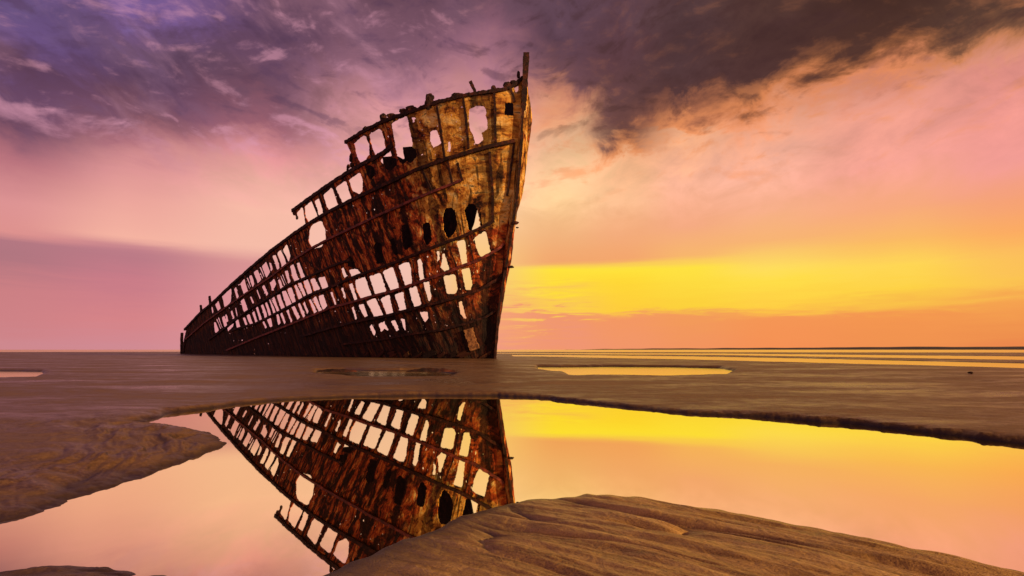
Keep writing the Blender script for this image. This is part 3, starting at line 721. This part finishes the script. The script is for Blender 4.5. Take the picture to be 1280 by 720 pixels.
# ribs: each stands in the gap between two neighbouring openings of a row
def centre(q): return np.mean(np.array(q), 0)
rows = []
op = H_[:-N_DARK]
ribs = 0
for i, q in enumerate(op):
    c = centre(q); best = None
    for j, r in enumerate(op):
        if i == j: continue
        e = centre(r); dx = e[0] - c[0]; dy = e[1] - c[1]
        if 2 < dx < 34 and -0.95 < dy / dx < 0.05:
            if best is None or dx < best[0]: best = (dx, j)
    if best and best[0] < 34:
        r = np.array(op[best[1]]); qa = np.array(q)
        y0 = (qa[:, 1].min() + r[:, 1].min()) / 2 - 2; y1 = (qa[:, 1].max() + r[:, 1].max()) / 2 + 2
        # gap midpoints near the top and bottom of the pair
        def side_x(P, y, right):
            xs_ = []
            for a in range(len(P)):
                p = P[a]; s = P[(a + 1) % len(P)]
                if (p[1] - y) * (s[1] - y) <= 0 and p[1] != s[1]: xs_.append(p[0] + (s[0] - p[0]) * (y - p[1]) / (s[1] - p[1]))
            if not xs_: return None
            return max(xs_) if right else min(xs_)
        pts = []
        for t in (0.3, 0.7):
            yq = qa[:, 1].min() + t * (qa[:, 1].max() - qa[:, 1].min()); yr = r[:, 1].min() + t * (r[:, 1].max() - r[:, 1].min())
            xa = side_x(qa, yq, True); xb = side_x(r, yr, False)
            if xa is None or xb is None: break
            pts.append(((xa + xb) / 2, (yq + yr) / 2, xb - xa))
        if len(pts) < 2 or min(pts[0][2], pts[1][2]) < 0.5 or pts[0][2] > 16: continue
        k = (pts[1][0] - pts[0][0]) / (pts[1][1] - pts[0][1])
        a = (pts[0][0] - k * (pts[0][1] - y0), y0); b = (pts[1][0] + k * (y1 - pts[1][1]), y1)
        gapw = min(pts[0][2], pts[1][2], 3.2)
        bar('rib', [a, b], gapw * 0.4, 0.02, 0.03, M_bar, rough=0.35, px_width=True, seed=i)
        ribs += 1
print('ribs', ribs, 'holes', len(H_))
# long frames standing proud of the bow plates
for q in ([(618,116),(619,140),(619.5,178)],[(579,122),(583,150),(586,186)],[(546,130),(551,160),(556,198)],[(643,178),(638,215),(634,245)],[(500,226),(508,246),(517,262)],[(560,202),(566,232)],[(528,212),(540,240)],
          [(612,190),(616,240),(616,276)],[(572,204),(578,226)]):
    bar('rib', q, 0.09, 0.05, 0.02, M_bar, rough=0.5)

M_patch = principled('ochre_patch')
def _patch():
    m, N, b = M_patch; tc = N.new('ShaderNodeTexCoord')
    N.link(N.ramp(N.noise(tc.outputs['Object'], 9.0, 6, 0.65), [(0.38, (0.10, 0.04, 0.015)), (0.55, (0.34, 0.15, 0.05)), (0.7, (0.46, 0.27, 0.10))]), b.inputs['Base Color'])
    b.inputs['Roughness'].default_value = 0.85
_patch(); M_patch = M_patch[0]
bar('patch_plate', [(586,411),(589,422),(594,437)], 0.36, 0.09, 0.02, M_patch, rough=0.3, label='tan plate hanging low on the bow')
for i, x in enumerate((458, 474, 489, 508, 521, 536, 551, 566, 578, 606)):
    bar('plate_remnant', [(x, 440.5 + 2 * math.sin(i * 2.3)), (x + 2, 446)], 0.40 + 0.16 * math.sin(i * 1.7), 0.05, 0.02, M_plate, rough=0.8, seed=i, step=1.0)

# stem post
def stem_post():
    Lx = [(60,656),(70,654.5),(90,653),(110,652),(130,651),(150,650),(180,647),(212,643.5),(240,640),(265,634.5),(290,631),(325,628),(356,624),(387,620),(420,617),(447,614.5),(462,614)]
    Rx = [(60,661),(70,662),(90,660),(104,659),(120,661.5),(132,664),(147,665.5),(165,663.5),(180,661),(212,657.5),(240,654),(265,646.5),(290,643),(325,639.5),(356,632.5),(387,627.5),(407,624),(447,620.5),(462,620.5)]
    yy = np.arange(100.0, 461, 3.0)
    L = np.interp(yy, [p[0] for p in Lx], [p[1] for p in Lx]); R = np.interp(yy, [p[0] for p in Rx], [p[1] for p in Rx])
    L = L + 0.35 * noise2(yy * .21, yy * 0 + .3); R = R + 0.5 * noise2(yy * .17 + 9, yy * 0 + .3)
    L[0] += 1.5; R[0] -= 1.0
    C = on_plane((L + R) / 2, yy); dep = C[:, 1] * cp + (C[:, 2] - H) * sp_
    w = (R - L) / 2 / F * dep; n = 10; V = []; Fc = []
    prof = [(-1, .35), (-.7, -.1), (-.35, -.28), (0, -.32), (.4, -.25), (.85, -.02), (1, .35), (.8, .8), (0, 1), (-.8, .8)]
    for c, ww in zip(C, w):
        for a, b in prof:
            V.append((c[0] + a * ww, c[1] + b * max(ww, .14) * 1.3, c[2]))
    for i in range(len(yy) - 1):
        for j in range(n):
            a = i * n + j; b = i * n + (j + 1) % n; Fc.append((a, a + n, b + n, b))
    Fc.append(tuple(range(n))); Fc.append(tuple(range((len(yy) - 1) * n + n - 1, (len(yy) - 1) * n - 1, -1)))
    V = np.array(V); u = (V[:, :2] - A) @ dv - np.interp(V[:, 2], SZ, SU)
    uvs = np.stack([V[:, 0] * 1.2, V[:, 2]], -1)
    mesh_obj('stem_post', V - SHIP_O, Fc, M_plate, ship, uv=uvs)
    # dark iron bar riveted up the post and rising above the bow as a spike
    yy = np.arange(67.5, 461, 3.0)
    V = []; Fc = []
    Lb = np.interp(yy, [60, 70, 110, 150, 180, 240, 300, 387, 462], [654, 653.8, 652.5, 651.5, 650, 645.5, 636.5, 622.5, 616.5]); Wb = np.interp(yy, [60, 66, 75, 110, 180, 462], [2.0, 4.0, 3.9, 3.4, 1.8, 1.2])
    C = on_plane(Lb + Wb, yy); dep = C[:, 1] * cp + (C[:, 2] - H) * sp_; w = Wb / F * dep
    for k, (c, ww) in enumerate(zip(C, w)):
        ww = ww * (1 + 0.2 * random.uniform(-1, 1)); yb = c[1] - 0.36 * max(w[k], .14) * 1.3 * (2.0 if yy[k] > 110 else 1.2)
        for a, b in ((-1, -.05), (1, -.05), (1, .25), (-1, .25)): V.append((c[0] + a * ww, yb + b, c[2]))
    for i in range(len(yy) - 1):
        for j in range(4):
            a = i * 4 + j; b = i * 4 + (j + 1) % 4; Fc.append((a, a + 4, b + 4, b))
    Fc.append((0, 1, 2, 3)); m = (len(yy) - 1) * 4; Fc.append((m + 3, m + 2, m + 1, m))
    mesh_obj('stem_bar', np.array(V) - SHIP_O, Fc, M_bar, ship)
stem_post()

# corroded lumps, brackets and broken stubs along the rails
def lump(name, x, y, r_px, sq=(1, 1, 1), mat=M_bar, out_=0.02, label=None):
    P, u = hull(np.array([x]), np.array([y])); P = P[0]; r = r_px * np.linalg.norm(P) / F
    import bmesh
    bm = bmesh.new(); bmesh.ops.create_icosphere(bm, subdivisions=3, radius=1)
    for v in bm.verts:
        c = v.co
        n = 1 + 0.30 * float(noise2(np.array(c.x * 1.9 + x), np.array(c.y * 1.9 + c.z * 1.3 + y))) + 0.14 * float(noise2(np.array(c.x * 5 + x), np.array(c.z * 5 + c.y * 3 + y)))
        v.co = (c.x * n * r * sq[0] + P[0] - SHIP_O[0], c.y * n * r * 0.6 * sq[1] + P[1] - SHIP_O[1] + .02, c.z * n * r * sq[2] + P[2])
    me = bpy.data.meshes.new(name); bm.to_mesh(me); bm.free(); me.materials.append(mat)
    o = bpy.data.objects.new(name, me); col.objects.link(o); o.parent = ship
    if label: o['label'] = label
    return o
for x, y, r, sx, sz in ((457,161,3.2,1,1),(479,147,4.4,.9,1.2),(489,144,3.4,1.6,.7),(504,138.5,3.6,1.3,.8),(514,135.5,4.4,1.3,.8),(537,122,4.6,1,1.2),(537,130,5,1.1,1.4),(572,118.5,4,1.8,.6),(617,110,3,1,1.2),
                        (634,106,4,1.2,1),(642,103,3.4,1.3,.8),(435,208,2.2,.9,1.3),(440,197,3.4,.9,1.7),(441,206,3.4,1,1),(434.5,212,2.0,.7,1.1),(368,266,2.4,1,1.2),(371,272,1.8,.8,1.2),(648,93,2.4,.8,2.0)):
    lump('corroded_bracket', x, y, r, (sx, 1, sz))
bar('stub', [(588,102),(591,108),(594.5,117)], 0.12, 0.05, 0.06, M_bar, step=1.5, rough=0.5, label='broken stub leaning above the bulwark rail')
bar('stub', [(251,391),(251,385),(250.5,381.5)], 0.16, 0.05, 0.08, M_bar, step=1.5, rough=0.6)
bar('stub', [(262.5,385),(262.3,376),(261.5,370.5)], 0.2, 0.05, 0.08, M_bar, step=1.5, rough=0.6)
bar('stub', [(227,446),(227,430),(227.5,416)], 0.26, 0.08, 0.08, M_bar, step=2, rough=0.5, label='broken post at the buried stern end')
bar('stub', [(230,440),(232,424),(236,417)], 0.22, 0.08, 0.08, M_bar, step=2, rough=0.5)
bar('stub', [(643,128),(641,118),(636,108)], 0.08, 0.05, 0.06, M_bar, step=1.5, rough=0.4)

def stem_bolt(x, y, r):
    C = on_plane(np.array([x]), np.array([y]))[0]
    import bmesh
    bm = bmesh.new(); bmesh.ops.create_icosphere(bm, subdivisions=2, radius=1)
    for v in bm.verts:
        n = 1 + random.uniform(-.25, .25); v.co = (v.co.x * n * r * 2.0 + C[0] - SHIP_O[0] - r, v.co.y * r + C[1] - SHIP_O[1], v.co.z * n * r + C[2])
    me = bpy.data.meshes.new('bolt'); bm.to_mesh(me); bm.free(); me.materials.append(M_bar)
    o = bpy.data.objects.new('bolt', me); col.objects.link(o); o.parent = ship
stem_bolt(646.5, 279, .07); stem_bolt(647.5, 284.5, .03); stem_bolt(640.5, 333.5, .06)

# ------------------------------------------------------------------ low buried wreckage by the thin puddle
def buried(name, x0, x1, y, hgt, label, seed):
    X0, Y0 = ground(x0, y, 0.05); X1, Y1 = ground(x1, y, 0.05)
    L = math.hypot(X1 - X0, Y1 - Y0); n = 60; V = []; Fc = []
    o = np.array([(X0 + X1) / 2, (Y0 + Y1) / 2, 0.0])
    for i in range(n + 1):
        t = i / n; e = math.sin(math.pi * min(max(t, .02), .98)) ** 0.4
        cx = X0 + (X1 - X0) * t; cy = Y0 + (Y1 - Y0) * t
        for j in range(9):
            a = math.pi * j / 8
            rr = 1 + 0.45 * float(noise2(np.array(t * L * 9 + seed), np.array(j * .8 + seed)))
            V.append((cx - o[0], cy - math.cos(a) * 0.05 * rr * e - o[1], 0.035 + math.sin(a) * hgt * rr * e))
    for i in range(n):
        for j in range(8):
            a = i * 9 + j; Fc.append((a, a + 1, a + 10, a + 9))
    Fc.append(tuple(range(8, -1, -1))); Fc.append(tuple(range(n * 9, n * 9 + 9)))
    for i in range(n): Fc.append((i * 9 + 8, i * 9, (i + 1) * 9, (i + 1) * 9 + 8))
    ob = mesh_obj(name, V, Fc, M_bar); ob.location = o; ob['label'] = label; ob['category'] = 'wreckage'; ob['group'] = 'wreck fragments by the puddle'
buried('buried_wreckage', 397, 446, 463.6, .045, 'shorter dark crusted scrap at the left end of the thin puddle before the hull', 1)
buried('buried_wreckage', 508, 569, 463.6, .055, 'longer dark crusted scrap at the right end of the thin puddle before the hull', 8)
def chunk():
    import bmesh
    X, Y = ground(1213, 466.5, .06); bm = bmesh.new(); bmesh.ops.create_icosphere(bm, subdivisions=3, radius=1)
    for v in bm.verts:
        n = 1 + .3 * float(noise2(np.array(v.co.x * 2.1), np.array(v.co.z * 2 + v.co.y)))
        v.co = (v.co.x * n * .035, v.co.y * n * .03, v.co.z * n * .016)
    me = bpy.data.meshes.new('driftwood'); bm.to_mesh(me); bm.free(); me.materials.append(M_bar)
    o = bpy.data.objects.new('driftwood', me); col.objects.link(o); o.location = (float(X), float(Y), .068)
    o['label'] = 'tiny dark scrap lying alone on the flat sand at far right'; o['category'] = 'driftwood'
chunk()

# ------------------------------------------------------------------ camera
cam = bpy.data.cameras.new('camera'); co = bpy.data.objects.new('camera', cam); col.objects.link(co)
cam.sensor_width = 36; cam.lens = F / 1280 * 36; cam.clip_start = 0.05; cam.clip_end = 20000
co.location = (0, 0, H); co.rotation_euler = (math.pi / 2 + PITCH, 0, 0)
scene.camera = co
vs = scene.view_settings; vs.view_transform = 'Standard'; vs.look = 'None'; vs.exposure = 0; vs.gamma = 1; vs.use_curve_mapping = False
scene.render.resolution_x = 1024; scene.render.resolution_y = 576
scene.cycles.max_bounces = 6; scene.cycles.glossy_bounces = 3; scene.cycles.diffuse_bounces = 3
